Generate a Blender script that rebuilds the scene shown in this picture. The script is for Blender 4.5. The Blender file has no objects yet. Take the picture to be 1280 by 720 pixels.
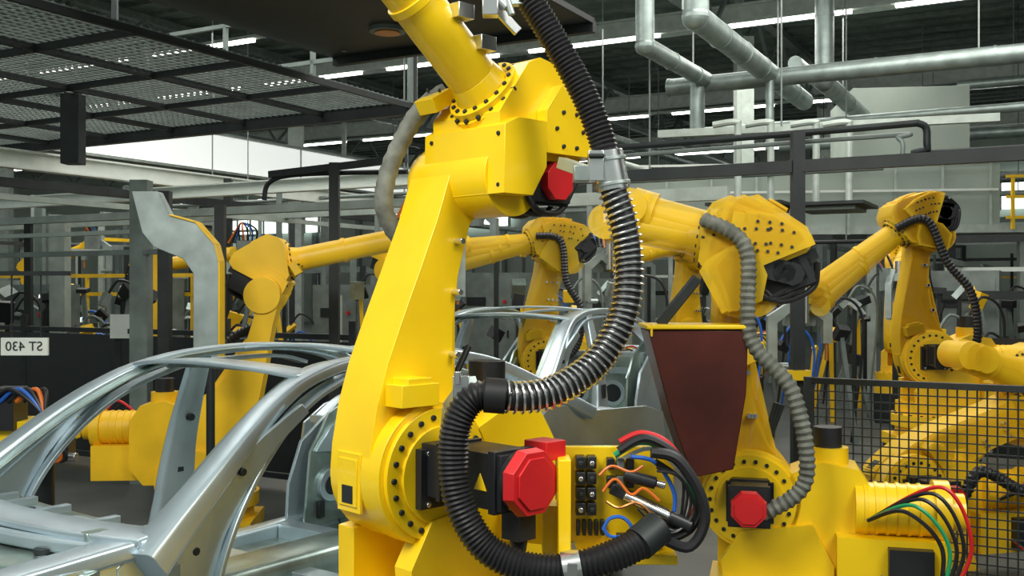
import bpy, bmesh, math, random
from mathutils import Vector, Matrix
random.seed(4)
S = bpy.context.scene
V = Vector
# ------------------------------------------------------------------ materials
def mat(name, col, rough=.5, metal=0., var=.12, scale=6., bump=0., emis=0., coat=0., stretch=None, alpha=1.):
    m = bpy.data.materials.new(name); m.use_nodes = True
    nt = m.node_tree; p = nt.nodes['Principled BSDF']
    p.inputs['Roughness'].default_value = rough
    p.inputs['Metallic'].default_value = metal
    p.inputs['Alpha'].default_value = alpha
    if coat: p.inputs['Coat Weight'].default_value = coat
    tc = nt.nodes.new('ShaderNodeTexCoord'); nz = nt.nodes.new('ShaderNodeTexNoise')
    nz.inputs['Scale'].default_value = scale; nz.inputs['Detail'].default_value = 5
    mp = nt.nodes.new('ShaderNodeMapping')
    if stretch: mp.inputs['Scale'].default_value = stretch
    nt.links.new(tc.outputs['Object'], mp.inputs['Vector']); nt.links.new(mp.outputs[0], nz.inputs['Vector'])
    cr = nt.nodes.new('ShaderNodeValToRGB')
    cr.color_ramp.elements[0].position = .3; cr.color_ramp.elements[1].position = .7
    cr.color_ramp.elements[0].color = tuple(c*(1-var) for c in col)+(1,)
    cr.color_ramp.elements[1].color = tuple(min(1, c*(1+var*.5)) for c in col)+(1,)
    nt.links.new(nz.outputs['Fac'], cr.inputs['Fac']); nt.links.new(cr.outputs['Color'], p.inputs['Base Color'])
    if bump:
        bp = nt.nodes.new('ShaderNodeBump'); bp.inputs['Strength'].default_value = bump; bp.inputs['Distance'].default_value = .01
        nt.links.new(nz.outputs['Fac'], bp.inputs['Height']); nt.links.new(bp.outputs[0], p.inputs['Normal'])
    if emis:
        p.inputs['Emission Color'].default_value = col+(1,); p.inputs['Emission Strength'].default_value = emis
    return m
YEL = mat('yellow_paint', (1.0, .64, .005), .34, 0, .12, 2.5, coat=.25)
YEL2 = mat('yellow_paint_worn', (.92, .56, .012), .42, 0, .16, 3)
YGH = mat('yellow_paint_moving', (1.0, .66, .015), .45, 0, .06, 3, alpha=.5)
RUB = mat('black_rubber', (.014, .014, .016), .42, 0, .2)
BLK = mat('black_motor_paint', (.016, .017, .02), .38, 0, .2)
RED = mat('red_plastic', (.60, .014, .018), .4, 0, .12)
DRED = mat('dark_maroon', (.085, .014, .008), .35, 0, .5, 3)
GALV = mat('galvanised_steel', (.46, .53, .51), .38, .75, .3, 5, bump=.1)
DUC = mat('spiral_duct_steel', (.33, .40, .38), .42, .6, .3, 5)
BIW = mat('body_in_white_steel', (.60, .71, .77), .30, .75, .22, 2.5)
BIW2 = mat('primed_steel', (.42, .52, .48), .28, .8, .5, 4)
CHR = mat('polished_steel', (.75, .76, .76), .22, .95, .1)
DST = mat('dark_steel', (.022, .028, .029), .5, .3, .3)
SCR = mat('dark_screen', (.010, .013, .012), .35, 0, .3)
GST = mat('grey_painted_steel', (.19, .23, .215), .5, .2, .25)
LST = mat('light_grey_steel', (.42, .48, .44), .5, .2, .2)
WHT = mat('white_paint', (.72, .77, .72), .5, 0, .08)
WHB = mat('glowing_white_paint', (.9, .94, .9), .5, 0, .05, emis=.7)  # emission stands in for light falling on the girder, which is no lamp
WAL = mat('wall_panel_grey_green', (.34, .40, .355), .7, 0, .15, 1)
CEI = mat('ceiling_sheet', (.16, .205, .18), .8, 0, .35, 1.2, stretch=(1, 8, 1))
FLR = mat('concrete_floor', (.07, .077, .07), .4, 0, .4, 1.5, bump=.05)
LIT = mat('fluorescent_tube', (1, .98, .9), .5, 0, 0, emis=9.)
WIN = mat('window_daylight', (.9, 1, .95), .5, 0, .3, 2, emis=2.2)
FAB = mat('grey_sleeve_fabric', (.17, .18, .15), .7, 0, .5, 14, bump=.8)
GRN = mat('green_cable', (.02, .33, .12), .4); BLU = mat('blue_cable', (.02, .12, .5), .4)
ORG = mat('orange_cable', (.7, .16, .02), .4); CPR = mat('copper', (.6, .25, .08), .35, .8)
# ------------------------------------------------------------------ mesh builder
class B:
    def __init__(s, name): s.n = name; s.bm = bmesh.new(); s.ms = []; s.M = Matrix.Identity(4)
    def mi(s, m):
        if m not in s.ms: s.ms.append(m)
        return s.ms.index(m)
    def add(s, vs, fs, m):
        i = s.mi(m); bv = [s.bm.verts.new(s.M @ V(v)) for v in vs]
        for f in fs:
            try: s.bm.faces.new([bv[k] for k in f]).material_index = i
            except ValueError: pass
    def box(s, c, size, m, R=None):
        x, y, z = [k/2 for k in size]; c = V(c)
        vs = [V((a*x, b*y, d*z)) for a in (-1, 1) for b in (-1, 1) for d in (-1, 1)]
        if R: vs = [R @ v for v in vs]
        s.add([c+v for v in vs], [(0, 1, 3, 2), (4, 6, 7, 5), (0, 4, 5, 1), (2, 3, 7, 6), (0, 2, 6, 4), (1, 5, 7, 3)], m)
    def beam(s, p0, p1, w, h, m, up=V((0, 0, 1))):
        p0, p1 = V(p0), V(p1); t = (p1-p0).normalized()
        if abs(t.dot(up)) > .98: up = V((0, 1, 0))
        sd = t.cross(up).normalized(); u = sd.cross(t)
        vs = [p+sd*a*w/2+u*b*h/2 for p in (p0, p1) for a, b in ((-1, -1), (1, -1), (1, 1), (-1, 1))]
        s.add(vs, [(0, 1, 2, 3), (7, 6, 5, 4), (0, 4, 5, 1), (1, 5, 6, 2), (2, 6, 7, 3), (3, 7, 4, 0)], m)
    def ibeam(s, p0, p1, w, h, m):
        p0, p1 = V(p0), V(p1); z = V((0, 0, h/2))
        s.beam(p0+z, p1+z, w, h*.1, m); s.beam(p0-z, p1-z, w, h*.1, m); s.beam(p0, p1, w*.12, h*.9, m)
    def cyl(s, p0, p1, r, m, r2=None, seg=24):
        p0, p1 = V(p0), V(p1); t = (p1-p0).normalized(); r2 = r if r2 is None else r2
        up = V((0, 0, 1)) if abs(t.z) < .9 else V((1, 0, 0))
        a = t.cross(up).normalized(); b = t.cross(a)
        vs = []
        for p, q in ((p0, r), (p1, r2)):
            vs += [p+(a*math.cos(2*math.pi*(k+.5)/seg)+b*math.sin(2*math.pi*(k+.5)/seg))*q for k in range(seg)]
        fs = [(k, (k+1) % seg, seg+(k+1) % seg, seg+k) for k in range(seg)]
        fs += [tuple(reversed(range(seg))), tuple(range(seg, 2*seg))]
        s.add(vs, fs, m)
    def ball(s, c, r, m, n=10):
        c = V(c); vs = []
        for i in range(1, n):
            th = math.pi*i/n
            vs += [c+V((math.sin(th)*math.cos(2*math.pi*k/16), math.sin(th)*math.sin(2*math.pi*k/16), math.cos(th)))*r for k in range(16)]
        fs = [(i*16+k, i*16+(k+1) % 16, (i+1)*16+(k+1) % 16, (i+1)*16+k) for i in range(n-2) for k in range(16)]
        fs += [tuple(range(16)), tuple(range((n-2)*16, (n-1)*16))]
        s.add(vs, fs, m)
    def prism(s, pts, y0, y1, m, inset=None):
        n = len(pts)
        vs = [(x, y0, z) for x, z in pts]+[(x, y1, z) for x, z in pts]
        fs = [(k, (k+1) % n, n+(k+1) % n, n+k) for k in range(n)]+[tuple(reversed(range(n))), tuple(range(n, 2*n))]
        s.add(vs, fs, m)
    def bolts(s, c, ax, R, n, r, m, h=.008, ph=0):
        c = V(c); ax = V(ax).normalized(); up = V((0, 0, 1)) if abs(ax.z) < .9 else V((1, 0, 0))
        a = ax.cross(up).normalized(); b = ax.cross(a)
        for k in range(n):
            t = 2*math.pi*(k+ph)/n; p = c+(a*math.cos(t)+b*math.sin(t))*R
            s.cyl(p-ax*.004, p+ax*h, r, m, seg=8)
    def tube(s, path, r, m, seg=12, step=None, ridge=0, close=False):
        P = resample(path, step or max(r*.8, .01)); F = frames(P)
        vs = []; n = len(P)
        for i in range(n):
            rr = (r if not ridge else r+(ridge if i % 2 else -ridge))
            a, b = F[i]
            vs += [P[i]+(a*math.cos(2*math.pi*k/seg)+b*math.sin(2*math.pi*k/seg))*rr for k in range(seg)]
        fs = [(i*seg+k, i*seg+(k+1) % seg, (i+1)*seg+(k+1) % seg, (i+1)*seg+k) for i in range(n-1) for k in range(seg)]
        fs += [tuple(reversed(range(seg))), tuple(range((n-1)*seg, n*seg))]
        s.add(vs, fs, m)
    def helix(s, path, R, r, pitch, m, per=14):
        P = resample(path, pitch/per); F = frames(P)
        H = [P[i]+(F[i][0]*math.cos(2*math.pi*i/per)+F[i][1]*math.sin(2*math.pi*i/per))*R for i in range(len(P))]
        s.tube(H, r, m, seg=5, step=1e9)
    def sweep(s, path, W, H, m, side=None, smooth=True, seg=16, e=.20, step=.05):
        """pressed-sheet box section; W,H scalar or per control point"""
        n0 = len(path)
        if not hasattr(W, '__len__'): W = [W]*n0
        if not hasattr(H, '__len__'): H = [H]*n0
        P4 = [V((*p, )) for p in path]
        P, Ws, Hs = [], [], []
        for i in range(n0-1):
            k = max(2, int((P4[i+1]-P4[i]).length/step))
            for j in range(k):
                t = j/k; P.append(cr(P4, i, t)); Ws.append(W[i]*(1-t)+W[i+1]*t); Hs.append(H[i]*(1-t)+H[i+1]*t)
        P.append(P4[-1]); Ws.append(W[-1]); Hs.append(H[-1])
        side = V(side or (0, 1, 0)); vs = []; n = len(P)
        # rounded-rectangle outline: 4 corners x 4 points, small corner radius
        for i in range(n):
            t = (P[min(i+1, n-1)]-P[max(i-1, 0)]).normalized()
            sd = (side-t*side.dot(t)).normalized(); u = sd.cross(t)
            w2, h2 = Ws[i]/2, Hs[i]/2; r = min(w2, h2)*.45
            for cx, cy, a0 in ((1, 1, 0), (-1, 1, 90), (-1, -1, 180), (1, -1, 270)):
                for k in range(4):
                    a = math.radians(a0+30*k)
                    vs.append(P[i]+sd*(cx*(w2-r)+r*math.cos(a))+u*(cy*(h2-r)+r*math.sin(a)))
        seg = 16
        fs = [(i*seg+k, i*seg+(k+1) % seg, (i+1)*seg+(k+1) % seg, (i+1)*seg+k) for i in range(n-1) for k in range(seg)]
        fs += [tuple(reversed(range(seg))), tuple(range((n-1)*seg, n*seg))]
        s.add(vs, fs, m)
    def done(s, loc=(0, 0, 0), rz=0, scale=1, bevel=0, parent=None, bseg=2):
        bmesh.ops.recalc_face_normals(s.bm, faces=s.bm.faces[:])
        for f in s.bm.faces: f.smooth = True
        for e in s.bm.edges:
            if len(e.link_faces) == 2 and e.calc_face_angle(0) > .6: e.smooth = False
        me = bpy.data.meshes.new(s.n); s.bm.to_mesh(me); s.bm.free()
        for m in s.ms: me.materials.append(m)
        o = bpy.data.objects.new(s.n, me); S.collection.objects.link(o)
        o.location = loc; o.rotation_euler = (0, 0, rz); o.scale = (scale,)*3
        if bevel:
            md = o.modifiers.new('bevel', 'BEVEL'); md.width = bevel; md.segments = bseg; md.limit_method = 'ANGLE'; md.angle_limit = .6
            md.harden_normals = False
        if parent: o.parent = parent
        return o
def cr(P, i, t):
    p0 = P[max(i-1, 0)]; p1 = P[i]; p2 = P[i+1]; p3 = P[min(i+2, len(P)-1)]
    return .5*((2*p1)+(p2-p0)*t+(2*p0-5*p1+4*p2-p3)*t*t+(3*p1-p0-3*p2+p3)*t**3)
def resample(path, step):
    path = [V(p) for p in path]
    if step > 1e6: return path
    d = []
    for i in range(len(path)-1):
        for j in range(16): d.append(cr(path, i, j/16))
    d.append(path[-1])
    L = [0]
    for i in range(1, len(d)): L.append(L[-1]+(d[i]-d[i-1]).length)
    n = max(3, int(L[-1]/step)); out = []; j = 0
    for k in range(n+1):
        x = L[-1]*k/n
        while j < len(L)-2 and L[j+1] < x: j += 1
        t = (x-L[j])/max(L[j+1]-L[j], 1e-9); out.append(d[j].lerp(d[j+1], t))
    return out
def frames(P):
    F = []; n = len(P); t0 = (P[1]-P[0]).normalized()
    a = t0.orthogonal().normalized()
    for i in range(n):
        t = (P[min(i+1, n-1)]-P[max(i-1, 0)]).normalized()
        a = (a-t*a.dot(t)).normalized(); F.append((a, t.cross(a)))
    return F
def empty(name, loc=(0, 0, 0), rz=0, sc=1):
    e = bpy.data.objects.new(name, None); S.collection.objects.link(e); e.location = loc; e.rotation_euler = (0, 0, rz); e.scale = (sc,)*3
    e.empty_display_size = .2
    return e
def arc(cx, cz, r, a0, a1, n): return [(cx+r*math.cos(math.radians(a0+(a1-a0)*k/n)), cz+r*math.sin(math.radians(a0+(a1-a0)*k/n))) for k in range(n+1)]
# ------------------------------------------------------------------ six-axis welding robot
def robot_base(b, ped=-1.266, rear=False, cap=RED, Y=YEL, cs=1.):
    # local frame: X backwards, Y across (camera side is -Y), Z up, origin = joint 2 face
    if ped < -.82: b.box((.03, .1, (ped-.78)/2), (.62, .62, abs(ped+.78)), DST)
    b.box((.03, .1, -.74), (.66, .60, .10), Y)
    b.cyl((.03, .1, -.70), (.03, .1, -.58), .30, Y, seg=40); b.cyl((.03, .1, -.60), (.03, .1, -.50), .34, Y, seg=40)
    b.bolts((.03, .1, -.5), (0, 0, 1), .31, 20, .012, DST)
    b.prism([(-.17, -.5), (-.17, -.2), (.1, -.17), (.36, -.24), (.42, -.36), (.40, -.5)], .33, .24, Y)
    b.prism([(-.2, -.5), (-.2, -.40), (.36, -.40), (.40, -.5)], -.10, .33, Y)
    b.prism([(-.12, -.5), (-.14, -.3), (-.05, -.15), (.3, -.1), (.40, -.3), (.40, -.5)], -.04, .05, Y)
    b.prism([(.16, -.42), (.14, .0), (.2, .14), (.34, .2), (.52, .17), (.60, .05), (.60, -.3), (.5, -.42)], .0, .30, Y)
    b.cyl((.38, .15, .15), (.38, .15, .26), .1, Y); b.cyl((.38, .15, .26), (.38, .15, .36), .07, BLK)
    if rear:
        b.cyl((.5, .05, -.02), (.86, .05, -.02), .125, Y, seg=28); b.cyl((.86, .05, -.02), (.93, .05, -.02), .15, Y, seg=28)
        b.cyl((.93, .05, -.02), (1.0, .05, -.02), .09, Y); b.box((.66, .05, -.27), (.5, .3, .26), Y)
        b.box((.74, -.12, -.27), (.2, .08, .2), BLK)
        for k in range(6): b.cyl((.54+.05*k, .05, -.02), (.555+.05*k, .05, -.02), .131, Y, seg=28)
    # joint-2 gear housing
    b.cyl((0, .10, 0), (0, .0, 0), .245, Y, seg=56); b.cyl((0, .0, 0), (0, -.018, 0), .225, Y, seg=56)
    b.cyl((0, -.016, 0), (0, -.03, 0), .165, Y, seg=40); b.bolts((0, -.018, 0), (0, -1, 0), .196, 22, .0105, DST)
    b.box((0, -.045, .0), (.23, .03, .2), BLK); b.bolts((0, -.06, 0), (0, -1, 0), .12, 4, .009, CHR, ph=.5)
    # motor
    ml = .41*cs
    b.box((0, -ml*.5, .03), (.175, ml, .175), BLK); b.box((0, -ml*.92, .03), (.195, .03, .195), BLK)
    b.box((0, -.12, .03), (.19, .02, .19), BLK)
    for k in range(4): b.box((-.09, -.14-.03*k, .03), (.006, .01, .15), DST)
    b.cyl((0, -ml, .03), (0, -ml-.025, .03), .10*cs, BLK, seg=24)
    b.cyl((0, -ml-.025, .03), (0, -ml-.065, .03), .112*cs, cap, r2=.104*cs, seg=8); b.cyl((0, -ml-.065, .03), (0, -ml-.073, .03), .085*cs, cap, seg=8)
    if cs == 1:
        b.box((.12, -ml+.01, .115), (.09, .10, .06), cap)
        b.box((.02, -.38, -.115), (.075, .08, .09), BLK); b.cyl((.02, -.38, -.16), (.02, -.38, -.235), .03, BLK, r2=.018); b.cyl((.02, -.38, -.235), (.02, -.38, -.26), .012, CHR)
        # warning triangle
        b.add([(-.0885, -.350, .0), (-.0885, -.290, .0), (-.0885, -.32, .055), (-.092, -.35, .0), (-.092, -.29, .0), (-.092, -.32, .055)], [(0, 1, 2), (3, 5, 4), (0, 3, 4, 1), (1, 4, 5, 2), (2, 5, 3, 0)], Y)
def robot_arm(b, lean=0, fore=40, tool=False, flen=.95, cap=RED, Y=YEL, cs=1., bent=True):
    RL = Matrix.Rotation(math.radians(lean), 4, 'Y'); b.M = RL
    out = arc(0, 0, .24, 172, 372, 22)+[(.2, .14), (.15, .24), (.128, .36), (.128, .5), (.155, .68), (.21, .86), (.3, .96)]+arc(.25, 1.04, .125, -20, 165, 14)+[(.06, .88), (-.01, .72), (-.1, .52), (-.16, .38), (-.205, .24), (-.232, .1)]
    b.prism(out, .06, .28, Y)
    # pocket on the front edge of the lower arm
    b.box((-.235, .17, -.02), (.012, .13, .20), Y); b.box((-.243, .17, -.02), (.006, .10, .16), Y); b.box((-.246, .17, -.06), (.006, .06, .06), DST)
    b.box((-.09, .05, .275), (.16, .16, .075), Y); b.box((-.09, .03, .32), (.10, .11, .025), Y)
    b.bolts((.25, .06, 1.04), (0, -1, 0), .095, 10, .008, DST)
    for z in (.4, .62, .8): b.cyl((.12+.06*(z-.4), .02, z), (.12+.06*(z-.4), .06, z), .012, CHR, seg=10)
    b.cyl((.12, .12, .20), (.26, .12, .42), .012, DST)
    b.box((.15, .17, .42), (.05, .14, .5), Y)
    # upper casting
    J = V((.25, 0, 1.04)); nj = RL @ J
    M2 = Matrix.Translation(nj) @ Matrix.Rotation(math.radians(fore-40), 4, 'Y') @ Matrix.Translation(-J); b.M = M2
    b.cyl((.25, .30, 1.02), (.25, -.12, 1.02), .135, Y, seg=36)
    b.prism([(.13, .955), (.135, 1.19), (.20, 1.22), (.34, 1.22), (.34, 1.06), (.27, .955)], -.2, .22, Y)
    b.prism([(.16, 1.15), (.155, 1.24), (.30, 1.43), (.36, 1.455), (.45, 1.44), (.60, 1.2), (.60, 1.12), (.55, 1.09), (.3, 1.09)], -.15, .20, Y)
    b.prism([(.34, 1.11), (.34, 1.26), (.42, 1.36), (.52, 1.28), (.60, 1.16), (.60, 1.11)], -.2, -.15, Y)
    b.bolts((.46, -.2, 1.2), (0, -1, 0), .07, 6, .008, DST)
    for y in (-.17, .18): b.cyl((.128, y, .985), (.14, y, .985), .008, DST, seg=8); b.cyl((.128, y, 1.16), (.14, y, 1.16), .008, DST, seg=8)
    b.cyl((.126, 0, 1.0), (.14, 0, 1.0), .012, DST, seg=10)
    b.box((.43, .02, 1.02), (.22, .30, .15), BLK); b.box((.43, -.1, 1.02), (.24, .02, .17), BLK)
    b.cyl((.45, -.13, 1.02), (.45, -.165, 1.02), .072*cs, cap, seg=8); b.box((.55, -.02, 1.07), (.09, .2, .05), BLK)
    for y, r in ((-.12, .012), (-.05, .01), (.04, .013)):
        b.tube([(.30, y, 1.0), (.34, y-.02, .92), (.44, y, .905), (.53, y+.02, .93), (.58, y, 1.03)], r, RUB, seg=7)
    D = V((-.77, 0, .64)).normalized(); c = V((.235, 0, 1.325))
    b.cyl(c-D*.10, c+D*.0, .150, Y, seg=40); b.cyl(c, c+D*.03, .138, Y, seg=40); b.bolts(c+D*.0, D, .143, 16, .0095, DST, h=.012)
    b.bolts(c+D*.03, D, .12, 16, .009, DST)
    b.cyl(c+D*.03, c+D*.09, .105, Y, r2=.09, seg=36); b.cyl(c+D*.09, c+D*(flen-.1), .09, Y, r2=.085, seg=36)
    b.cyl(c+D*.42, c+D*.45, .096, Y, seg=36)
    b.box((.14, .17, 1.31), (.10, .10, .055), Y, Matrix.Rotation(math.radians(-30), 3, 'Y')); b.bolts((.135, .17, 1.345), (0, 0, 1), .03, 4, .006, DST)
    if cs == 1:
        for t, y in ((.16, -.09), (.30, -.095)): b.box(c+D*t+V((0.03, y, .05)), (.07, .05, .05), CHR)
    b.box((.52, -.03, 1.36), (.1, .16, .012), Y, Matrix.Rotation(math.radians(55), 3, 'Y'))
    w = c+D*flen
    b.cyl(w-D*.12, w, .105, Y, seg=24); b.cyl(w+V((0, .11, 0)), w-V((0, .11, 0)), .09, Y, seg=24)
    if tool:
        q = w+D*.16
        b.cyl(w, q, .06, BLK); b.box(q, (.12, .22, .12), GST)
        b.M = Matrix.Translation(M2 @ q)
        # spot-welding C gun
        b.prism([(-.28, -.5), (-.2, -.5), (-.2, -.12), (.0, .04), (.2, -.1), (.2, -.3), (.28, -.3), (.28, -.04), (.03, .14), (-.28, -.06)], -.04, .04, GALV)
        b.cyl((.24, 0, -.3), (.24, 0, -.45), .018, CPR); b.cyl((-.24, 0, -.5), (-.1, 0, -.5), .03, GALV)
        b.box((.02, .08, .0), (.26, .12, .3), GST); b.cyl((.02, -.08, -.12), (.02, -.08, .24), .045, CHR)
        for k in range(4): b.tube([(.05*k-.1, .1, .1), (.06*k-.1, .2, .3), (.1, .12, .38), (.05*k+.1, 0, .12)], .012, [RUB, BLU, RUB, ORG][k], seg=6)
    b.M = Matrix.Identity(4)
    return M2
def robot(name, loc, yaw, lean=0, fore=40, s=1., tool=True, Y=YEL2, hose=RUB, flen=.95, sweepd=None):
    b = B(name); robot_base(b, -loc[2]/s, True, RED, Y, .8)
    if sweepd:
        for k in range(sweepd[2]):
            t = k/(sweepd[2]-1)-.5
            M2 = robot_arm(b, lean+t*sweepd[0], fore+t*sweepd[1], tool and k == 1, flen, BLK, YGH, .8)
        M2 = robot_arm(B('x'), lean, fore)
    else: M2 = robot_arm(b, lean, fore, tool, flen, RED, Y, .8)
    if hose:
        RL = Matrix.Rotation(math.radians(lean), 4, 'Y')
        b.M = Matrix.Identity(4)
        b.tube([M2 @ V((.22, -.19, 1.42)), M2 @ V((.34, -.24, 1.2)), RL @ V((.22, -.27, .80)), RL @ V((.34, -.30, .5)), V((.26, -.3, .18)), V((.10, -.31, .02)), V((-.08, -.27, -.04))], .036, hose, seg=10, step=.016, ridge=.004)
        for k in range(5): b.tube([(.55, -.1, -.05), (.7+.04*k, -.25, .03+.03*k), (.86+.03*k, -.25, -.14), (.8, -.22, -.42), (.6, -.15, -.3)], .010, [RUB, GRN, RUB, RUB, RED][k], seg=6)
    return b.done(loc=loc, rz=math.radians(yaw), scale=s)
# ---- foreground robot
YAW = math.radians(44.6); O = V((-.26, 3.5, 1.266))
R0 = empty('welding_robot', O, YAW)
b = B('robot_body'); robot_base(b); robot_arm(b); b.done(bevel=.007, parent=R0)
inv = (Matrix.Translation(O) @ Matrix.Rotation(YAW, 4, 'Z')).inverted()
def rb(n): q = B(n); q.M = inv; return q
# umbilical (world metres, carried into the robot frame)
b = rb('umbilical_hose_upper')
b.tube([(-.12, 3.42, 3.10), (-.02, 3.41, 2.97), (.05, 3.4, 2.87), (.14, 3.4, 2.723), (.235, 3.4, 2.551), (.296, 3.4, 2.40), (.318, 3.4, 2.30)], .044, RUB, seg=20, step=.0075, ridge=.0035)
b.done(parent=R0)
b = rb('hose_coupling')
b.cyl((.312, 3.4, 2.352), (.336, 3.4, 2.225), .056, CHR, seg=28); b.cyl((.317, 3.4, 2.33), (.319, 3.4, 2.318), .062, GALV, seg=28)
b.cyl((.331, 3.4, 2.25), (.333, 3.4, 2.238), .062, GALV, seg=28)
b.box((.275, 3.37, 2.30), (.05, .06, .10), CHR); b.box((.24, 3.42, 2.28), (.07, .08, .05), GALV); b.cyl((.25, 3.33, 2.33), (.30, 3.33, 2.33), .008, DST, seg=8)
b.beam((.25, 3.43, 2.29), (.17, 3.52, 2.33), .04, .04, GALV)
b.done(parent=R0, bevel=.002)
sp = [(.325, 3.4, 2.28), (.338, 3.4, 2.22), (.368, 3.4, 2.12), (.385, 3.4, 2.01), (.382, 3.38, 1.89), (.348, 3.36, 1.765), (.262, 3.32, 1.645), (.135, 3.26, 1.572), (.04, 3.22, 1.556), (-.03, 3.2, 1.562)]
b = rb('umbilical_hose_sprung'); b.tube(sp, .043, RUB, seg=18, step=.012); b.helix(sp, .050, .0042, .0225, CHR); b.done(parent=R0)
lo = [(.0, 3.2, 1.560), (-.06, 3.2, 1.566), (-.125, 3.2, 1.552), (-.172, 3.19, 1.475), (-.182, 3.18, 1.35), (-.160, 3.17, 1.225), (-.0875, 3.16, 1.105), (.025, 3.14, 1.048), (.148, 3.12, 1.043), (.27, 3.12, 1.07), (.38, 3.16, 1.105), (.44, 3.2, 1.135)]
b = rb('umbilical_hose_lower'); b.tube(lo, .046, RUB, seg=20, step=.0075, ridge=.0035)
b.cyl((-.02, 3.2, 1.561), (-.085, 3.2, 1.566), .055, RUB, seg=24)
b.cyl((.155, 3.12, 1.042), (.21, 3.12, 1.052), .054, CHR, seg=24); b.box((.18, 3.07, 1.05), (.03, .02, .05), CHR)
b.cyl((.39, 3.165, 1.108), (.46, 3.21, 1.15), .054, DST, seg=24); b.done(parent=R0)
b = rb('hose_bracket')
b.beam((-.13, 3.24, 1.60), (-.20, 3.36, 1.50), .05, .05, GALV); b.box((-.16, 3.22, 1.59), (.05, .05, .07), CHR); b.cyl((-.17, 3.19, 1.60), (-.17, 3.19, 1.64), .012, CHR)
b.beam((-.2, 3.36, 1.5), (-.22, 3.44, 1.38), .05, .04, GALV)
b.beam((.18, 3.13, 1.06), (.18, 3.40, 1.06), .05, .02, GALV); b.done(parent=R0, bevel=.002)
b = rb('fabric_cable_sleeve')
b.tube([(-.24, 3.75, 2.62), (-.33, 3.76, 2.56), (-.40, 3.76, 2.45), (-.455, 3.76, 2.32), (-.47, 3.76, 2.2), (-.44, 3.78, 2.12), (-.37, 3.8, 2.03)], .034, FAB, seg=14, step=.022, ridge=.002)
b.done(parent=R0)
b = rb('arm_top_fittings')
b.box((-.07, 3.30, 2.80), (.05, .05, .05), CHR); b.beam((-.10, 3.32, 2.86), (.02, 3.36, 2.74), .02, .03, CHR); b.cyl((-.1, 3.3, 2.88), (-.02, 3.3, 2.80), .014, CHR); b.cyl((-.04, 3.3, 2.9), (.0, 3.3, 2.78), .012, GALV)
b.beam((-.02, 3.38, 2.86), (.05, 3.4, 2.87), .04, .06, GALV); b.done(parent=R0, bevel=.002)
# pneumatic valve panel
b = rb('valve_panel')
b.box((.165, 3.27, 1.185), (.04, .12, .35), YEL); b.box((.345, 3.37, 1.20), (.37, .03, .36), YEL)
b.box((.345, 3.32, 1.03), (.37, .10, .03), YEL)
b.beam((.2, 3.45, 1.1), (-.05, 3.75, 1.05), .12, .12, YEL); b.box((.2, 3.43, 1.1), (.2, .1, .16), YEL)
for i in range(4):
    for j in range(2): b.box((.222+.036*j, 3.33, 1.335-.05*i), (.03, .05, .04), BLK); b.cyl((.222+.036*j, 3.305, 1.335-.05*i), (.222+.036*j, 3.292, 1.335-.05*i), .009, CHR if (i+j) % 2 else DST, seg=8)
for i in range(5): b.box((.215+.02*i, 3.34, 1.12), (.012, .03, .05), BLK)
for i in range(6): b.box((.32+.032*(i % 3), 3.335, 1.33-.06*(i//3)), (.024, .04, .035), [BLK, GST, BLK][i % 3])
b.beam((.32, 3.31, 1.255), (.50, 3.29, 1.17), .035, .035, BLK); b.cyl((.36, 3.28, 1.236), (.52, 3.27, 1.16), .014, CHR, seg=12); b.cyl((.5, 3.27, 1.17), (.57, 3.26, 1.14), .022, BLK)
b.cyl((.36, 3.29, 1.30), (.46, 3.28, 1.275), .02, BLK); b.cyl((.46, 3.28, 1.275), (.49, 3.28, 1.267), .012, CHR)
b.box((.40, 3.33, 1.08), (.12, .05, .04), BLK)
b.done(parent=R0, bevel=.003)
b = rb('valve_panel_cables')
def lp(y, pts): return [(x, y, z) for x, z in pts]
b.tube(lp(3.3, [(.33, 1.36), (.42, 1.405), (.52, 1.36), (.585, 1.25), (.59, 1.17), (.52, 1.09)]), .011, GRN, seg=8)
b.tube(lp(3.27, [(.34, 1.38), (.43, 1.42), (.54, 1.35), (.60, 1.22), (.57, 1.13), (.48, 1.09)]), .014, RUB, seg=8)
b.tube(lp(3.33, [(.35, 1.40), (.42, 1.428), (.50, 1.40), (.56, 1.32), (.6, 1.2), (.54, 1.1)]), .010, RED, seg=8)
b.tube(lp(3.31, [(.36, 1.35), (.45, 1.38), (.54, 1.31), (.575, 1.2), (.53, 1.1)]), .007, WHT, seg=8)
b.tube(lp(3.24, [(.44, 1.38), (.52, 1.36), (.59, 1.26), (.61, 1.16), (.56, 1.08), (.47, 1.11)]), .018, RUB, seg=8)
b.tube(lp(3.28, [(.38, 1.36), (.46, 1.34), (.52, 1.24), (.51, 1.14)]), .007, BLU, seg=8)
b.tube(lp(3.27, [(.29, 1.25), (.33, 1.29), (.38, 1.24), (.42, 1.26), (.47, 1.22)]), .005, ORG, seg=6)
b.tube(lp(3.26, [(.3, 1.22), (.34, 1.2), (.4, 1.215), (.45, 1.17)]), .005, CPR, seg=6)
b.tube(lp(3.26, [(.29, 1.13), (.31, 1.165), (.35, 1.17), (.38, 1.14), (.36, 1.11), (.31, 1.11), (.29, 1.14)]), .006, BLU, seg=6)
b.tube(lp(3.28, [(.28, 1.3), (.32, 1.33), (.38, 1.31), (.42, 1.33)]), .005, ORG, seg=6)
for k in range(4): b.tube(lp(3.25+.01*k, [(.40+.02*k, 1.2), (.47, 1.13+.02*k), (.53, 1.13), (.58-.01*k, 1.2+.02*k), (.53, 1.3), (.46, 1.32+.01*k)]), .005, RUB, seg=6)
b.done(parent=R0)
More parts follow.
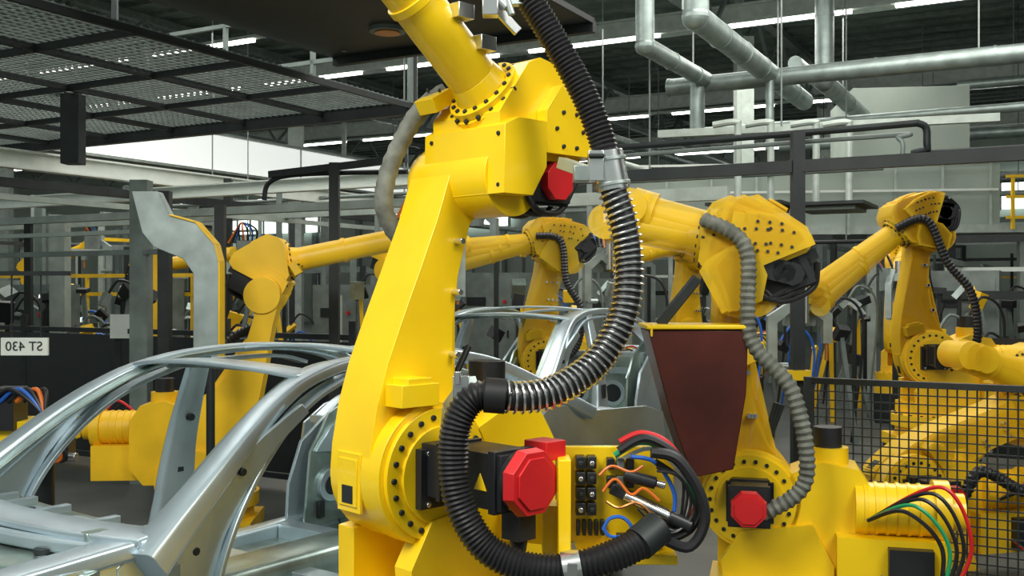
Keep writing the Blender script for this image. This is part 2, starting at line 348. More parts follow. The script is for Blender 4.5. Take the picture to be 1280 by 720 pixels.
# ------------------------------------------------------------------ car body-in-white
def car(name):
    b = B(name)
    for sg in (0, 1):
        f = (lambda w: w) if sg == 0 else (lambda w: 1.6-w)
        b.sweep([(-.16, f(.0), .90), (0, f(.03), 1.02), (.18, f(.06), 1.155), (.38, f(.1), 1.30), (.58, f(.145), 1.42), (.78, f(.18), 1.50), (1.1, f(.205), 1.555), (1.6, f(.21), 1.565), (2.05, f(.19), 1.50), (2.45, f(.13), 1.33), (2.8, f(.07), 1.16)],
                [.18, .15, .13, .12, .115, .11, .11, .11, .12, .20, .28], [.13, .11, .09, .075, .06, .05, .045, .045, .06, .08, .08], BIW)
        # inner windscreen flange
        b.sweep([(.0, f(.115), 1.03), (.38, f(.185), 1.30), (.78, f(.265), 1.505), (1.1, f(.29), 1.56), (1.6, f(.295), 1.57), (2.05, f(.275), 1.50)], .06, .010, BIW2)
        # side body panel below the pillar forming the door ring (one pressed sheet)
        b.prism([(-.22, .42), (-.24, .90), (-.1, .99), (.05, 1.05), (.22, 1.17), (.42, 1.30), (.62, 1.41), (.66, 1.37), (.5, 1.26), (.34, 1.10), (.22, .92), (.15, .72), (.14, .42)], f(.035), f(.055), BIW)
        b.prism([(-.1, .45), (-.12, .85), (.02, .95), (.16, 1.06), (.12, .85), (.06, .7), (.06, .45)], f(.02), f(.036), BIW)
        b.sweep([(.16, f(.045), .42), (.17, f(.045), .72), (.24, f(.05), .92), (.36, f(.07), 1.10), (.52, f(.10), 1.26), (.70, f(.135), 1.38), (.9, f(.165), 1.46), (1.1, f(.18), 1.50), (1.6, f(.19), 1.51), (1.85, f(.18), 1.46)], .09, .022, BIW)
        # B pillar
        b.sweep([(1.12, f(.19), 1.54), (1.10, f(.12), 1.3), (1.08, f(.06), 1.05), (1.06, f(.03), .75), (1.05, f(.03), .45)], [.07, .06, .07, .08, .1], [.10, .14, .17, .22, .34], BIW)
        b.box((1.06, f(-.01), .86), (.07, .015, .12), DST); b.box((1.06, f(-.01), .62), (.08, .015, .07), DST); b.box((1.08, f(.01), 1.05), (.05, .05, .05), DST)
        b.box((1.07, f(.075), .95), (.04, .012, .10), DST); b.cyl((1.09, f(.10), 1.2), (1.09, f(.155), 1.2), .02, DST, seg=12)
        b.box((-.04, f(.01), .84), (.06, .04, .08), GST); b.box((-.04, f(.01), .60), (.06, .04, .08), GST)
        for xx, zz in ((.08, .9), (.02, .74), (.09, .62), (.02, .52), (.3, 1.17)): b.cyl((xx, f(.015), zz), (xx, f(.04), zz), .016, DST, seg=12)
        b.sweep([(-.25, f(.03), .42), (.5, f(.01), .40), (1.5, f(.01), .40), (2.4, f(.03), .44)], .13, .17, BIW)
        q = [(1.86, .42), (1.88, .7), (1.98, .95), (2.2, 1.1), (2.42, 1.25), (2.62, 1.22), (2.9, 1.17), (3.5, 1.14), (3.72, 1.08), (3.76, .85), (3.70, .5), (3.3, .46)]
        q += arc(2.88, .48, .36, 0, 180, 16)+[(2.5, .42)]
        b.prism(q, f(.0), f(.025), BIW)
        # inner quarter panel with stampings, wheelhouse
        b.prism([(1.9, .45), (1.95, .9), (2.1, 1.12), (2.4, 1.25), (2.5, 1.1), (2.45, .45)], f(.12), f(.14), BIW2)
        b.prism([(1.98, .9), (2.1, 1.04), (2.3, 1.12), (2.34, .95), (2.15, .88)], f(.14), f(.16), BIW)
        b.cyl((2.1, f(.14), .68), (2.1, f(.17), .68), .10, BIW, seg=24); b.cyl((2.1, f(.165), .68), (2.1, f(.175), .68), .06, DST, seg=24)
        b.cyl((2.3, f(.14), .60), (2.3, f(.165), .60), .05, DST, seg=20); b.box((2.02, f(.15), .54), (.05, .03, .1), DST)
        b.cyl((2.88, f(.02), .48), (2.88, f(.28), .48), .37, BIW2, seg=32)
        # front fender apron and rail, shock tower
        q = [(-.2, .45), (-.2, .93), (-.5, .92), (-.9, .86), (-1.15, .74), (-1.2, .5)]+arc(-.78, .45, .34, 180, 0, 14)
        b.prism(q, f(.04), f(.06), BIW)
        b.sweep([(-.10, f(.07), .965), (-.4, f(.12), .93), (-.8, f(.16), .88), (-1.15, f(.22), .76)], .15, .07, BIW)
        b.cyl((-.62, f(.32), .5), (-.60, f(.34), .88), .19, BIW2, r2=.15, seg=28); b.bolts((-.60, f(.34), .88), (0, 0, 1), .09, 3, .012, DST); b.cyl((-.60, f(.34), .87), (-.60, f(.34), .89), .05, DST)
        b.prism([(-.85, .84), (-.35, .93), (-.35, .88), (-.85, .79)], f(.15), f(.34), BIW)
        b.beam((-.2, f(.4), .5), (-1.2, f(.4), .5), .1, .12, BIW2)
        b.beam((0, f(.45), .44), (2.2, f(.45), .44), .1, .06, BIW)
        b.sweep([(2.3, f(.12), 1.1), (2.35, f(.3), .8), (2.4, f(.4), .45)], .08, .06, BIW2)
    # transverse members
    def cross(s0, z0, w0, s1, z1, W, H, m=BIW): b.sweep([(s0, w0, z0), ((s0*.3+s1*.7), w0+.3*(.8-w0)*1.4, z0*.3+z1*.7), (s1, .8, z1), ((s0*.3+s1*.7), 1.6-w0-.3*(.8-w0)*1.4, z0*.3+z1*.7), (s0, 1.6-w0, z0)], W, H, m, side=(1, 0, 0))
    cross(.80, 1.51, .2, .72, 1.55, .18, .02); cross(.93, 1.495, .2, .86, 1.52, .06, .03, BIW2)
    cross(1.35, 1.56, .22, 1.35, 1.60, .09, .02); cross(2.05, 1.50, .2, 2.1, 1.56, .14, .03)
    cross(-.10, .985, .03, -.26, 1.0, .18, .03); cross(-.0, .965, .06, -.14, .975, .07, .02, BIW2); cross(-.26, .90, .06, -.44, .92, .24, .025, BIW2)
    cross(-.20, .95, .06, -.38, .965, .05, .05, BIW)
    for w in (.25, .5, .75, 1.0, 1.25): b.box((-.22, w, .985), (.09, .12, .045), BIW2); b.cyl((-.34, w+.1, .93), (-.34, w+.1, .95), .035, DST, seg=14)
    b.box((-.2, .8, .68), (.03, 1.45, .46), BIW2)
    cross(.12, .86, .06, .08, .86, .14, .12, BIW2); cross(.18, .76, .06, .16, .76, .05, .10, BIW)
    for w in (.2, .35, .62, 1.0, 1.28, 1.45): b.box((.03, w, .80), (.20, .04, .30), BIW)
    for w in (.28, .8, 1.14): b.box((.02, w, .90), (.14, .12, .05), BIW); b.cyl((.02, w, .92), (.02, w, .932), .03, DST, seg=12)
    b.box((1.0, .8, .40), (2.5, 1.5, .025), BIW2); b.sweep([(-.2, .8, .46), (.8, .8, .46), (2.2, .8, .46)], .32, .2, BIW2)
    for s0 in (.5, 1.15, 1.8): b.box((s0, .8, .45), (.12, 1.42, .09), BIW)
    b.box((2.25, .8, .74), (.03, 1.4, .70), BIW2)
    for w in (.4, .8, 1.2): b.cyl((2.225, w, .72), (2.26, w, .72), .13, BIW, seg=20); b.cyl((2.22, w, .72), (2.26, w, .72), .09, DST, seg=20)
    for zz in (.52, .95): b.box((2.225, .8, zz), (.03, 1.36, .06), BIW)
    b.box((2.52, .8, 1.12), (.46, 1.42, .025), BIW); b.box((2.29, .8, 1.08), (.06, 1.42, .1), BIW)
    for w in (.45, 1.15): b.cyl((2.55, w, 1.10), (2.55, w, 1.137), .1, DST, seg=24)
    b.box((3.2, .8, .5), (.95, 1.5, .025), BIW2); b.box((3.7, .8, .75), (.04, 1.5, .5), BIW); cross(3.68, 1.04, .05, 3.72, 1.05, .14, .05); cross(2.80, 1.14, .05, 2.78, 1.16, .12, .04)
    b.beam((-1.2, .1, .55), (-1.2, 1.5, .55), .12, .14, BIW); b.beam((-1.15, .15, .78), (-1.15, 1.45, .78), .10, .05, BIW)
    return b
c0 = car('car_body').done(loc=(-1.23, 3.81, 0), rz=math.radians(53.13), bevel=.003, bseg=1)
c1 = bpy.data.objects.new('car_body.001', c0.data); S.collection.objects.link(c1); c1.location = (.3, 8.2, .12); c1.rotation_euler = (0, 0, math.radians(61.3))
def skid(n, loc, rz):
    b = B(n)
    for w in (.35, 1.25): b.beam((-1.3, w, .30), (3.8, w, .30), .08, .12, DST)
    for s0 in (-1.0, 0, 1.2, 2.4, 3.6): b.beam((s0, .2, .20), (s0, 1.4, .20), .1, .1, DST); b.box((s0, .35, .07), (.14, .14, .15), GST); b.box((s0, 1.25, .07), (.14, .14, .15), GST)
    b.done(loc=loc, rz=rz)
skid('car_skid', (-1.23, 3.81, 0), math.radians(53.13)); skid('car_skid.001', (.3, 8.2, .1), math.radians(61.3))
# ------------------------------------------------------------------ other robots (some arms swing while they work)
robot('welding_robot.001', (1.19, 5.12, .84), -14, lean=-15, fore=14, tool=False, flen=.5, hose=FAB, Y=YEL, sweepd=(4, 7, 3))
robot('welding_robot.002', (3.675, 8.96, 1.29), 0, lean=-14, fore=-38, tool=True, sweepd=(1.5, 8, 3))
robot('welding_robot.003', (-2.25, 7.9, .86), 184, lean=-34, fore=12)
robot('welding_robot.004', (.35, 10.6, 1.15), 12, lean=-5, fore=-10, sweepd=(8, 12, 3))
robot('welding_robot.005', (2.60, 6.6, .58), 14, lean=52, fore=20, flen=.5, tool=False, sweepd=(7, 9, 3))
robot('welding_robot.006', (-1.2, 12.6, 1.1), 150, lean=0, fore=20)
robot('welding_robot.007', (2.3, 12.8, 1.2), 20, lean=-10, fore=-10, sweepd=(8, 8, 3))
robot('welding_robot.008', (-4.9, 13.5, .9), 200, lean=-20, fore=10)
robot('welding_robot.009', (5.6, 14.5, 1.2), 60, lean=-10, fore=-20)
robot('welding_robot.010', (-8.5, 18.5, 1.0), 170, lean=-10, fore=20)
# maroon tool guard hanging in front of second robot
def guard(name, loc=(0, 0, 0), s=1):
    b = B(name); vs = []
    for y in (-.15, .15):
        vs += [(-.24, y, 0), (.235, y, 0), (.225, y, -.3), (.165, y, -.66), (-.03, y, -.70), (-.135, y, -.40)]
    b.add(vs, [(0, 1, 2, 3, 4, 5), (11, 10, 9, 8, 7, 6)]+[(i, 6+i, 6+(i+1) % 6, (i+1) % 6) for i in range(6)], DRED)
    b.box((0, 0, .015), (.50, .33, .022), YEL); b.box((-.225, 0, 0), (.012, .33, .06), YEL)
    b.beam((-.165, 0, .02), (.02, 0, .25), .05, .05, DST)
    b.beam((.115, .05, -.2), (.365, .1, -.1), .08, .08, YEL2); b.done(loc=loc, bevel=.006, scale=s)
guard('maroon_tool_guard', (.885, 5.0, 1.70))
# gripper at far left
b = B('robot_gripper')
b.box((-3.05, 6.5, 1.0), (.5, .3, .14), YEL); b.box((-3.15, 6.4, 1.15), (.16, .2, .26), BLK); b.box((-2.9, 6.4, .9), (.3, .12, .12), BLK)
for kx in range(5): b.tube([(-3.2+.05*kx, 6.3, 1.2), (-3.05+.05*kx, 6.25, 1.28), (-2.82, 6.2, 1.1), (-2.85+.03*kx, 6.25, .85), (-3.1, 6.3, .8+.03*kx)], .015, [RUB, BLU, RUB, ORG, RUB][kx], seg=6)
b.cyl((-3.3, 6.4, .85), (-2.7, 6.35, .85), .03, CHR); b.cyl((-3.0, 6.5, .0), (-3.0, 6.5, .95), .09, DST); b.done(bevel=.004)
# ------------------------------------------------------------------ hall shell (hall axes G1,G2)
G1 = V((.877, -.480, 0)).normalized(); G2 = V((.480, .877, 0)).normalized()
HR = math.atan2(G1.y, G1.x); RM = Matrix.Rotation(HR, 3, 'Z')
def H(p, q, z): return G1*p+G2*q+V((0, 0, z))
def hb(b, p, q, z, sp_, sq, sz, m): b.box(H(p, q, z), (sp_, sq, sz), m, RM)
b = B('floor'); hb(b, -14, 17, -.05, 66, 66, .1, FLR); b.done()
b = B('ceiling'); hb(b, -14, 25.5, 8.1, 66, 39, .12, CEI)
for i in range(52): hb(b, -14, 6.5+i*.75, 8.0, 66, .18, .08, CEI)
b.done()
b = B('wall_back'); hb(b, -14, 45, 4, 66, .2, 8.2, WAL)
for i in range(22): hb(b, -46+i*3, 44.8, 4, .3, .3, 8, GST)
b.done()
b = B('wall_left'); hb(b, -46, 25, 4, .2, 40, 8.2, WAL); b.done()
b = B('wall_right'); hb(b, 18, 25, 4, .2, 40, 8.2, WAL); b.done()
for i in range(5):
    b = B('window_%d' % (i+1)); hb(b, -40+i*12, 44.55, 5.6, 7, .1, 1.2, WIN)
    for j in range(8): hb(b, -43.5+i*12+j, 44.48, 5.6, .12, .08, 1.3, LST)
    b.done()
b = B('roof_truss')
for p in range(-42, 18, 6):
    b.beam(H(p, 7, 7.85), H(p, 44, 7.85), .2, .16, GST); b.beam(H(p, 7, 6.9), H(p, 44, 6.9), .16, .14, GST)
    for q in range(7, 44, 2): b.beam(H(p, q, 6.9), H(p, q+1, 7.85), .07, .07, GST); b.beam(H(p, q+1, 7.85), H(p, q+2, 6.9), .07, .07, GST)
for q in (12, 20, 28, 36): b.ibeam(H(-44, q, 7.3), H(16, q, 7.3), .25, .4, LST)
b.done()
b = B('hall_column')
for p in (-42, -30, -18, -6, 6):
    for q in (21, 29, 37): b.beam(H(p, q, 0), H(p, q, 7.1), .35, .35, LST)
b.done()
b = B('fluorescent_lights')
for q in (14.5, 17.8, 26, 34, 41):
    hb(b, -14, q, 6.60, 60, .14, .06, LST)
    for i in range(17): hb(b, -42+i*3.4, q, 6.54, 2.7, .09, .05, LIT)
b.done()
# ---------------- overhead mesh platform upper-left
b = B('overhead_mesh_platform'); z = 3.62
p1, p0 = -5.4, -13.5; q1, q0 = 7.9, 2.6
n = int((p1-p0)/.075)
for i in range(n+1): hb(b, p0+i*.075, (q0+q1)/2, z, .012, q1-q0, .012, GST)
for i in range(int((q1-q0)/.075)+1): hb(b, (p0+p1)/2, q0+i*.075, z+.01, p1-p0, .012, .012, GST)
for i in range(9): hb(b, p0+i*(p1-p0)/8, (q0+q1)/2, z-.03, .035, q1-q0, .05, DST)
for i in range(6): hb(b, (p0+p1)/2, q0+i*(q1-q0)/5, z-.03, p1-p0, .035, .05, DST)
hb(b, (p0+p1)/2, q1, z-.05, p1-p0, .08, .12, DST)
for p in (p0, (p0+p1)/2, p1): b.beam(H(p, q1+.06, z), H(p, q1+.06, 7.0), .06, .06, DST); b.beam(H(p, q0, z), H(p, q0, 7.0), .06, .06, DST)
for hgt in (.5, 1.0): hb(b, (p0+p1)/2, q1, z+hgt, p1-p0, .04, .04, GST)
for i in range(8): hb(b, p0+i*(p1-p0)/7, q1, z+.5, .04, .04, 1.0, GST)
b.done()
b = B('overhead_cover_plate'); hb(b, -4.1, 5.2, 3.78, 2.3, 2.8, .04, DST); hb(b, -4.1, 4.0, 3.74, 2.3, .08, .10, DST); hb(b, -4.1, 6.6, 3.74, 2.3, .06, .08, DST)
b.cyl(H(-4.3, 6.0, 3.73), H(-4.3, 6.0, 3.76), .13, GST); b.cyl(H(-4.3, 6.0, 3.72), H(-4.3, 6.0, 3.75), .09, CPR)
b.cyl(H(-3.2, 6.4, 3.75), H(-3.2, 6.4, 7.5), .02, GST); b.cyl(H(-5., 6.4, 3.75), H(-5., 6.4, 7.5), .02, GST)
b.done()
# ---------------- white girder, upper left background; its web glows to look lit
b = B('white_crane_girder'); a0 = V((-10.0, 19.1, 5.1)); a1 = a0+G2*19
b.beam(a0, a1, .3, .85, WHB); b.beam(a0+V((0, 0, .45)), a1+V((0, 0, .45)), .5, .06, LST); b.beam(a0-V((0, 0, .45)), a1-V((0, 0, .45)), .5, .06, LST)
for t in (1, 6, 11): p = a0+G2*t; b.beam(p, V((p.x, p.y, 7.8)), .12, .12, LST)
b.done()
# ---------------- steel gantry left
b = B('steel_gantry')
a0 = V((-6.4, 10.5, 3.38)); b.ibeam(a0, a0+G2*12, .16, .20, WHT)
a0 = V((-6.2, 10.4, 3.08)); b.beam(a0, a0+G2*10, .10, .10, DST)
a0 = V((-5.6, 9.0, 2.80)); b.beam(a0, a0+G2*9, .06, .06, LST)
a0 = V((-9, 15.5, 3.1)); b.ibeam(a0, a0+G1*9, .12, .14, WHT)
a0 = V((-9, 14.2, 2.72)); b.beam(a0, a0+G1*9.5, .12, .08, LST)
a0 = V((-10, 17.5, 2.9)); b.beam(a0, a0+G1*14, .1, .14, LST)
a0 = V((-9.5, 13.2, 2.25)); b.beam(a0, a0+G1*7, .08, .05, GST); a0 = V((-9.5, 13.2, 2.45)); b.beam(a0, a0+G1*7, .08, .04, LST)
for x, y, w, zt, m in ((-3.62, 10., .17, 2.95, GST), (-6.0, 13.6, .2, 2.85, LST), (-1.56, 9.0, .085, 3.0, DST), (-3.05, 9.0, .10, 2.75, DST), (-2.45, 8.6, .08, 2.6, DST), (-5.9, 12.5, .08, 2.7, DST), (-7.1, 15.4, .12, 3.1, GST), (-4.9, 17, .12, 3.0, GST), (-.8, 13, .08, 3., GST)):
    b.beam((x, y, 0), (x, y, zt), w, w, m)
b.beam((-3.9, 9.1, 3.0), (-3.9, 9.1, 3.75), .16, .16, DST)
b.beam((-2.2, 9.3, 2.93), (-.9, 8.7, 3.0), .05, .06, DST); b.tube([(-2.25, 9.3, 2.7), (-2.2, 9.3, 2.86), (-1.9, 9.2, 2.92), (-.9, 8.8, 2.9)], .022, DST)
b.done()
b = B('overhead_pipework')
for i, (p, q, z, L, r, m) in enumerate([(-14, 13, 3.35, 12, .03, GST), (-18, 24, 3.9, 22, .06, LST), (-20, 27, 4.5, 26, .10, DUC), (-16, 16, 2.6, 14, .03, DST), (-6, 24, 5.2, 20, .13, DUC), (-4, 25, 4.4, 18, .08, LST), (-2, 22, 5.9, 16, .10, DUC)]):
    b.cyl(H(p, q, z), H(p+L, q, z), r, m, seg=12)
    for t in range(1, int(L), 4): b.cyl(H(p+t, q, z), H(p+t, q, 7.9), .012, GST, seg=6)
for p, q0_, q1_, z, r, m in [(-10, 18, 34, 5.6, .13, DUC), (-7, 15, 36, 4.1, .06, LST), (-4, 17, 38, 5.6, .12, DUC), (-21, 18, 40, 4.4, .1, LST)]:
    b.cyl(H(p, q0_, z), H(p, q1_, z), r, m, seg=14)
b.done()
# bent sheet-metal cable chute
b = B('bent_cable_chute')
pl = [(-2.60, 2.56), (-2.42, 2.56), (-2.34, 2.40), (-2.16, 2.35), (-2.03, 2.20), (-2.00, 2.08), (-2.00, 1.42), (-2.18, 1.42), (-2.18, 2.0), (-2.25, 2.10), (-2.45, 2.18), (-2.53, 2.28)]
b.prism(pl, 7.0, 7.10, GALV)
for i in range(2, 6): b.beam((pl[i][0], 7.05, pl[i][1]), (pl[i+1][0], 7.05, pl[i+1][1]), .012, .13, YEL2, up=V((0, 1, 0)))
b.cyl((-2.09, 7.1, 1.5), (-2.09, 7.1, 0), .03, DST); b.done(bevel=.004)
# station sign
e = empty('station_sign', (-3.33, 7.0, 1.50))
b = B('sign_board'); b.box((0, 0, 0), (.32, .02, .12), WHT); b.cyl((-.1, .02, .06), (-.1, .02, .5), .006, DST, seg=6); b.cyl((.1, .02, .06), (.1, .02, .5), .006, DST, seg=6)
b.beam((-.3, .02, .5), (.3, .02, .5), .03, .03, DST); b.cyl((-.28, .03, .5), (-.28, .03, -1.50), .02, DST); b.done(parent=e)
tc = bpy.data.curves.new('sign_text', 'FONT'); tc.body = 'ST 430'; tc.size = .09; tc.align_x = 'CENTER'; tc.align_y = 'CENTER'; tc.extrude = .001
to = bpy.data.objects.new('sign_text', tc); S.collection.objects.link(to); to.rotation_euler = (math.pi/2, 0, 0); to.scale = (-1, 1, 1); to.location = (0, -.014, 0); tc.materials.append(BLK); to.parent = e
# ------------------------------------------------------------------ right-hand overhead frame + fence
b = B('safety_fence_frame'); P = V((1.785, 6.4, 0))
b.beam(P, P+V((0, 0, 2.88)), .075, .075, DST); b.box(P+V((-.02, -.05, 1.36)), (.16, .08, .06), YEL)
L = P-G1*2.6; Rr = P+G1*3.2
b.beam(L+V((0, 0, 2.66)), Rr+V((0, 0, 2.66)), .05, .075, DST)
b.tube([L+V((0, .1, 2.86)), P+V((0, .1, 2.88)), P+G1*.75+V((0, .1, 2.89))], .022, DST, seg=10)
q = P+G1*.75+V((0, .1, 0))
b.tube([q+V((-.02, 0, 2.89)), q+V((.04, 0, 2.86)), q+V((.05, 0, 2.74)), q+V((.11, 0, 2.71)), q+V((1.6, -.86, 2.71))], .022, DST, seg=10)
b.tube([L+V((0, .15, 2.80)), q+V((-.3, .2, 2.83)), q+V((-.12, .02, 2.80)), q+V((-.1, 0, 2.7))], .015, GST, seg=8)
b.beam(L, L+V((0, 0, 2.88)), .07, .07, DST)
b.beam(Rr, Rr+V((0, 0, 2.88)), .07, .07, DST)
b.done()
b = B('wire_mesh_fence'); F0 = V((1.74, 6.0, 0))
b.beam(F0+V((0, 0, 1.36)), F0+G1*3.2+V((0, 0, 1.36)), .04, .035, DST); b.beam(F0+V((0, 0, .3)), F0+G1*3.2+V((0, 0, .3)), .04, .035, DST)
for i in range(3): b.beam(F0+G1*1.6*i, F0+G1*1.6*i+V((0, 0, 1.38)), .05, .05, DST)
for i in range(65): p = F0+G1*.05*i; b.beam(p+V((0, 0, .3)), p+V((0, 0, 1.36)), .007, .007, DST)
for i in range(22): z = .3+.05*i; b.beam(F0+V((0, 0, z)), F0+G1*3.2+V((0, 0, z)), .007, .007, DST)
b.done()
b = B('welding_screen'); F0 = V((-9.5, 13.7, 0)); Lf = 9.2
b.beam(F0+V((0, 0, .78)), F0+G1*Lf+V((0, 0, .78)), .02, 1.25, SCR)
for z in (.12, 1.45): b.beam(F0+V((0, 0, z)), F0+G1*Lf+V((0, 0, z)), .05, .05, DST)
for i in range(7): b.beam(F0+G1*1.53*i, F0+G1*1.53*i+V((0, 0, 1.6)), .06, .06, DST)
b.box(F0+G1*6.2+V((0, -.05, 1.5)), (.25, .02, .25), WHT)
b.done()
b = B('welding_screen.001'); F0 = V((4.2, 11.2, 0)); Lf = 5
b.beam(F0+V((0, 0, .75)), F0+G1*Lf+V((0, 0, .75)), .02, 1.25, SCR)
for i in range(4): b.beam(F0+G1*1.66*i, F0+G1*1.66*i+V((0, 0, 1.5)), .06, .06, DST)
b.done()
# ---------------- ventilation ducts
def duct(b, p0, p1, r, m=DUC, rib=1.0):
    p0, p1 = V(p0), V(p1); b.cyl(p0, p1, r, m, seg=24); n = int((p1-p0).length/rib); t = (p1-p0).normalized()
    for i in range(n+1): c = p0+t*rib*i; b.cyl(c-t*.02, c+t*.02, r*1.07, m, seg=24)
b = B('ventilation_duct')
duct(b, (2.1, 11.7, 5.0), (4.85, 17.0, 5.0), .15); duct(b, (4.7, 15.4, 5.0), (6.6, 19, 5.0), .14); duct(b, (1.7, 13.1, 5.0), (2.9, 15.3, 5.0), .12)
duct(b, (2.1, 11.7, 5.0), (2.1, 11.7, 7.9), .15); duct(b, (1.7, 13.1, 5.0), (1.7, 13.1, 7.9), .12); duct(b, (4.7, 15.4, 5.0), (4.7, 15.4, 7.9), .14)
for c, r in (((2.1, 11.7, 5.0), .16), ((1.7, 13.1, 5.0), .13), ((4.7, 15.4, 5.0), .15)): b.ball(c, r, DUC)
duct(b, (2.4, 15.6, 4.95), (9.2, 11.9, 4.95), .13, rib=1.5); duct(b, (2.9, 17.2, 4.5), (9.2, 13.6, 4.5), .07, rib=2)
duct(b, (2.75, 15.2, 4.9), (2.75, 15.2, 4.15), .11); duct(b, (3.7, 14.7, 4.9), (3.7, 14.7, 3.9), .06)
for x, y in ((1.9, 11.4), (4.0, 15.4), (5.4, 16.7), (6.2, 13.6), (2.6, 14.7)): b.cyl((x, y, 5), (x, y, 8), .012, LST, seg=6)
b.done()
b = B('air_diffuser')
for x in (2.95, 3.95):
    for dx in (-.06, .36): b.tube([(x+dx-.3, 13.2, 4.0), (x+dx-.02, 13.1, 4.02), (x+dx, 13.1, 3.9), (x+dx, 13.1, 2.95)], .045, LST, seg=10)
    b.box((x+.15, 13.1, 2.95), (.95, 1.1, .04), DST, RM); b.box((x+.15, 13.1, 2.90), (.7, .8, .05), GST, RM)
b.beam((2.0, 14.0, 4.0), (6.0, 12.6, 4.0), .1, .1, LST); b.cyl((3.5, 13.3, 4), (3.5, 13.3, 7.9), .012, GST)
b.done()
# ---------------- control-room mezzanine
b = B('mezzanine'); RMz = Matrix.Rotation(math.radians(-8), 3, 'Z')
b.box((5.2, 18.5, 3.52), (6.8, .12, 1.12), WAL, RMz); b.box((5.2, 20.0, 2.93), (8.5, 3.2, .14), LST, RMz); b.box((7.3, 19.5, 4.85), (2.0, 2.4, 1.3), WAL, RMz)
b.box((9.6, 17.6, 2.93), (4, .2, .14), LST, RMz)
for i in range(9): b.box(V((5.2, 18.35, 3.5))+RMz @ V((-3.2+.8*i, 0, 0)), (.04, .04, 1.3), LST, RMz)
for zz in (3.62, 4.12): b.box((5.2, 18.3, zz), (6.6, .04, .04), WHT, RMz)
for i in range(4): b.box(V((5.2, 18.7, 1.45))+RMz @ V((-3.9+2.6*i, 0, 0)), (.16, .16, 2.9), LST, RMz)
b.done()
b = B('yellow_guard_rail')
for zz in (3.1, 3.45, 3.8): b.beam((8.4, 17.4, zz), (11.5, 17.0, zz), .05, .05, YEL2)
for i in range(5): b.beam((8.5+.6*i, 17.38-.08*i, 2.9), (8.5+.6*i, 17.38-.08*i, 3.8), .05, .05, YEL2)
for zz in (1.8, 2.1): b.beam((-12, 19, zz), (-4, 15.6, zz), .06, .06, YEL2)
for i in range(9): b.beam((-12+i, 19-.425*i, 0), (-12+i, 19-.425*i, 2.1), .05, .05, YEL2)
b.done()
# ---------------- line-side equipment in the middle distance
def cab(name, x, y, w, d, h, m):
    b = B(name); b.box((0, 0, h/2+.05), (w, d, h), m); b.box((0, -d/2-.01, h/2+.05), (w*.9, .02, h*.92), m); b.box((0, 0, .03), (w*.9, d*.9, .06), DST)
    b.box((w*.35, -d/2-.03, h*.55), (.02, .03, .12), BLK); b.box((-w*.15, -d/2-.025, h*.8), (w*.3, .02, .14), DST)
    b.cyl((w*.3, -d/2-.03, h*.8), (w*.3, -d/2-.05, h*.8), .03, RED, seg=10); b.done(loc=(x, y, 0), rz=HR)
for i, (x, y, w, h, m) in enumerate([(-6.8, 14.9, .9, 1.9, GST), (-5.6, 16, .8, 2.0, GST), (-2.6, 16, .9, 1.9, GST), (-.3, 17, 1.2, 2.1, GST), (1.6, 16.5, .8, 2.0, GST), (6.6, 15, 1.0, 2.1, GST), (7.9, 14.6, .9, 1.9, GST), (-9.5, 20, 1., 2., LST), (3.4, 17.5, .9, 2.1, GST)]):
    cab('control_cabinet' if i == 0 else 'control_cabinet.%03d' % i, x, y, w, .5, h, m)
b = B('conveyor_frames')
for i in range(110):
    x = random.uniform(-13, 12); y = random.uniform(14, 30); zt = random.choice([1.8, 2.3, 2.7, 3.0, 3.4])
    m = random.choice([GST, DST, LST, GST, DST]); w = random.choice([.05, .07, .10])
    b.beam((x, y, 0), (x, y, zt), w, w, m)
    if i % 2 == 0:
        Lh = random.uniform(1.5, 5); g = G1 if i % 4 else G2; b.beam(V((x, y, zt)), V((x, y, zt))+g*Lh, w, w*1.2, m); b.beam(V((x, y, 0))+g*Lh, V((x, y, zt))+g*Lh, w, w, m)
        if i % 6 == 0: b.beam(V((x, y, zt-.5)), V((x, y, zt-.5))+g*Lh, w*.7, w*.7, random.choice([LST, YEL2, WHT]))
b.done()
b = B('fixture_tooling')
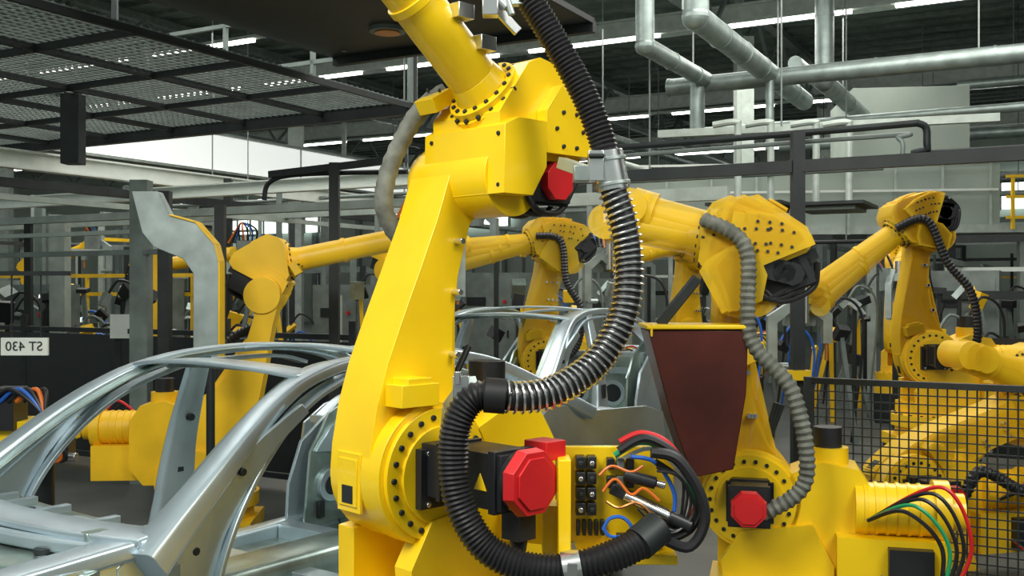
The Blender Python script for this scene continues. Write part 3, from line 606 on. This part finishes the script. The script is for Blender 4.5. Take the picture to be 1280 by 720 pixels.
for i in range(190):
    x = random.uniform(-8, 8.5); y = random.uniform(12.2, 17); z = random.uniform(.9, 1.95)
    c = V((x, y, z)); m = random.choice([GST, DST, BLK, YEL2, GALV, BIW2, DST, BLK, YEL2])
    R_ = Matrix.Rotation(random.uniform(0, 3), 3, V((random.random(), random.random(), random.random())).normalized())
    b.box(c, (random.uniform(.05, .22), random.uniform(.05, .15), random.uniform(.06, .3)), m, R_)
    if i % 3 == 0: b.cyl(c, (x, y, 0), .03, DST, seg=8)
    if i % 3 == 1: b.beam(c, (x+random.uniform(-.4, .4), y, 0), .05, .05, random.choice([YEL2, GST]))
    if i % 3 == 2: b.tube([c, c+V((.2, 0, .25)), c+V((.45, 0, -.1)), (x+.3, y, 0)], .018, random.choice([RUB, RUB, BLU, GST]), seg=6, step=.05)
b.done()
# ------------------------------------------------------------------ lights, world, camera
def area(name, loc, rot, size, e, col=(1, .97, .90)):
    l = bpy.data.lights.new(name, 'AREA'); l.energy = e; l.size = size; l.color = col
    o = bpy.data.objects.new(name, l); S.collection.objects.link(o); o.location = loc; o.rotation_euler = [math.radians(r) for r in rot]
area('added_key_light', (-2.5, .2, 5.6), (28, -18, 0), 2.2, 360)  # added key light above the camera side, not a hall fixture
area('added_fill_light', (3.0, 1.0, 5.0), (25, 28, 0), 2.2, 190)  # added fill from the right, no fixture belongs to it
area('added_line_light', (-3, 9.5, 6.3), (0, 0, 0), 5, 300)  # this and those below: area lights added to brighten the line, without fixtures
area('added_line_light.001', (4, 10.5, 6.3), (0, 0, 0), 5, 400)
area('added_line_light.002', (-6, 17, 6.3), (0, 0, 0), 6, 380)
area('added_line_light.003', (4, 19, 6.3), (0, 0, 0), 6, 400)
w = bpy.data.worlds.new('world'); S.world = w; w.use_nodes = True
w.node_tree.nodes['Background'].inputs[0].default_value = (.84, .97, .92, 1); w.node_tree.nodes['Background'].inputs[1].default_value = .40
cam = bpy.data.cameras.new('camera'); cam.lens = 36; cam.sensor_width = 36; cam.clip_end = 200
co = bpy.data.objects.new('camera', cam); S.collection.objects.link(co); co.location = (0, 0, 1.9); co.rotation_euler = (math.pi/2, 0, 0); S.camera = co
S.view_settings.view_transform = 'Standard'
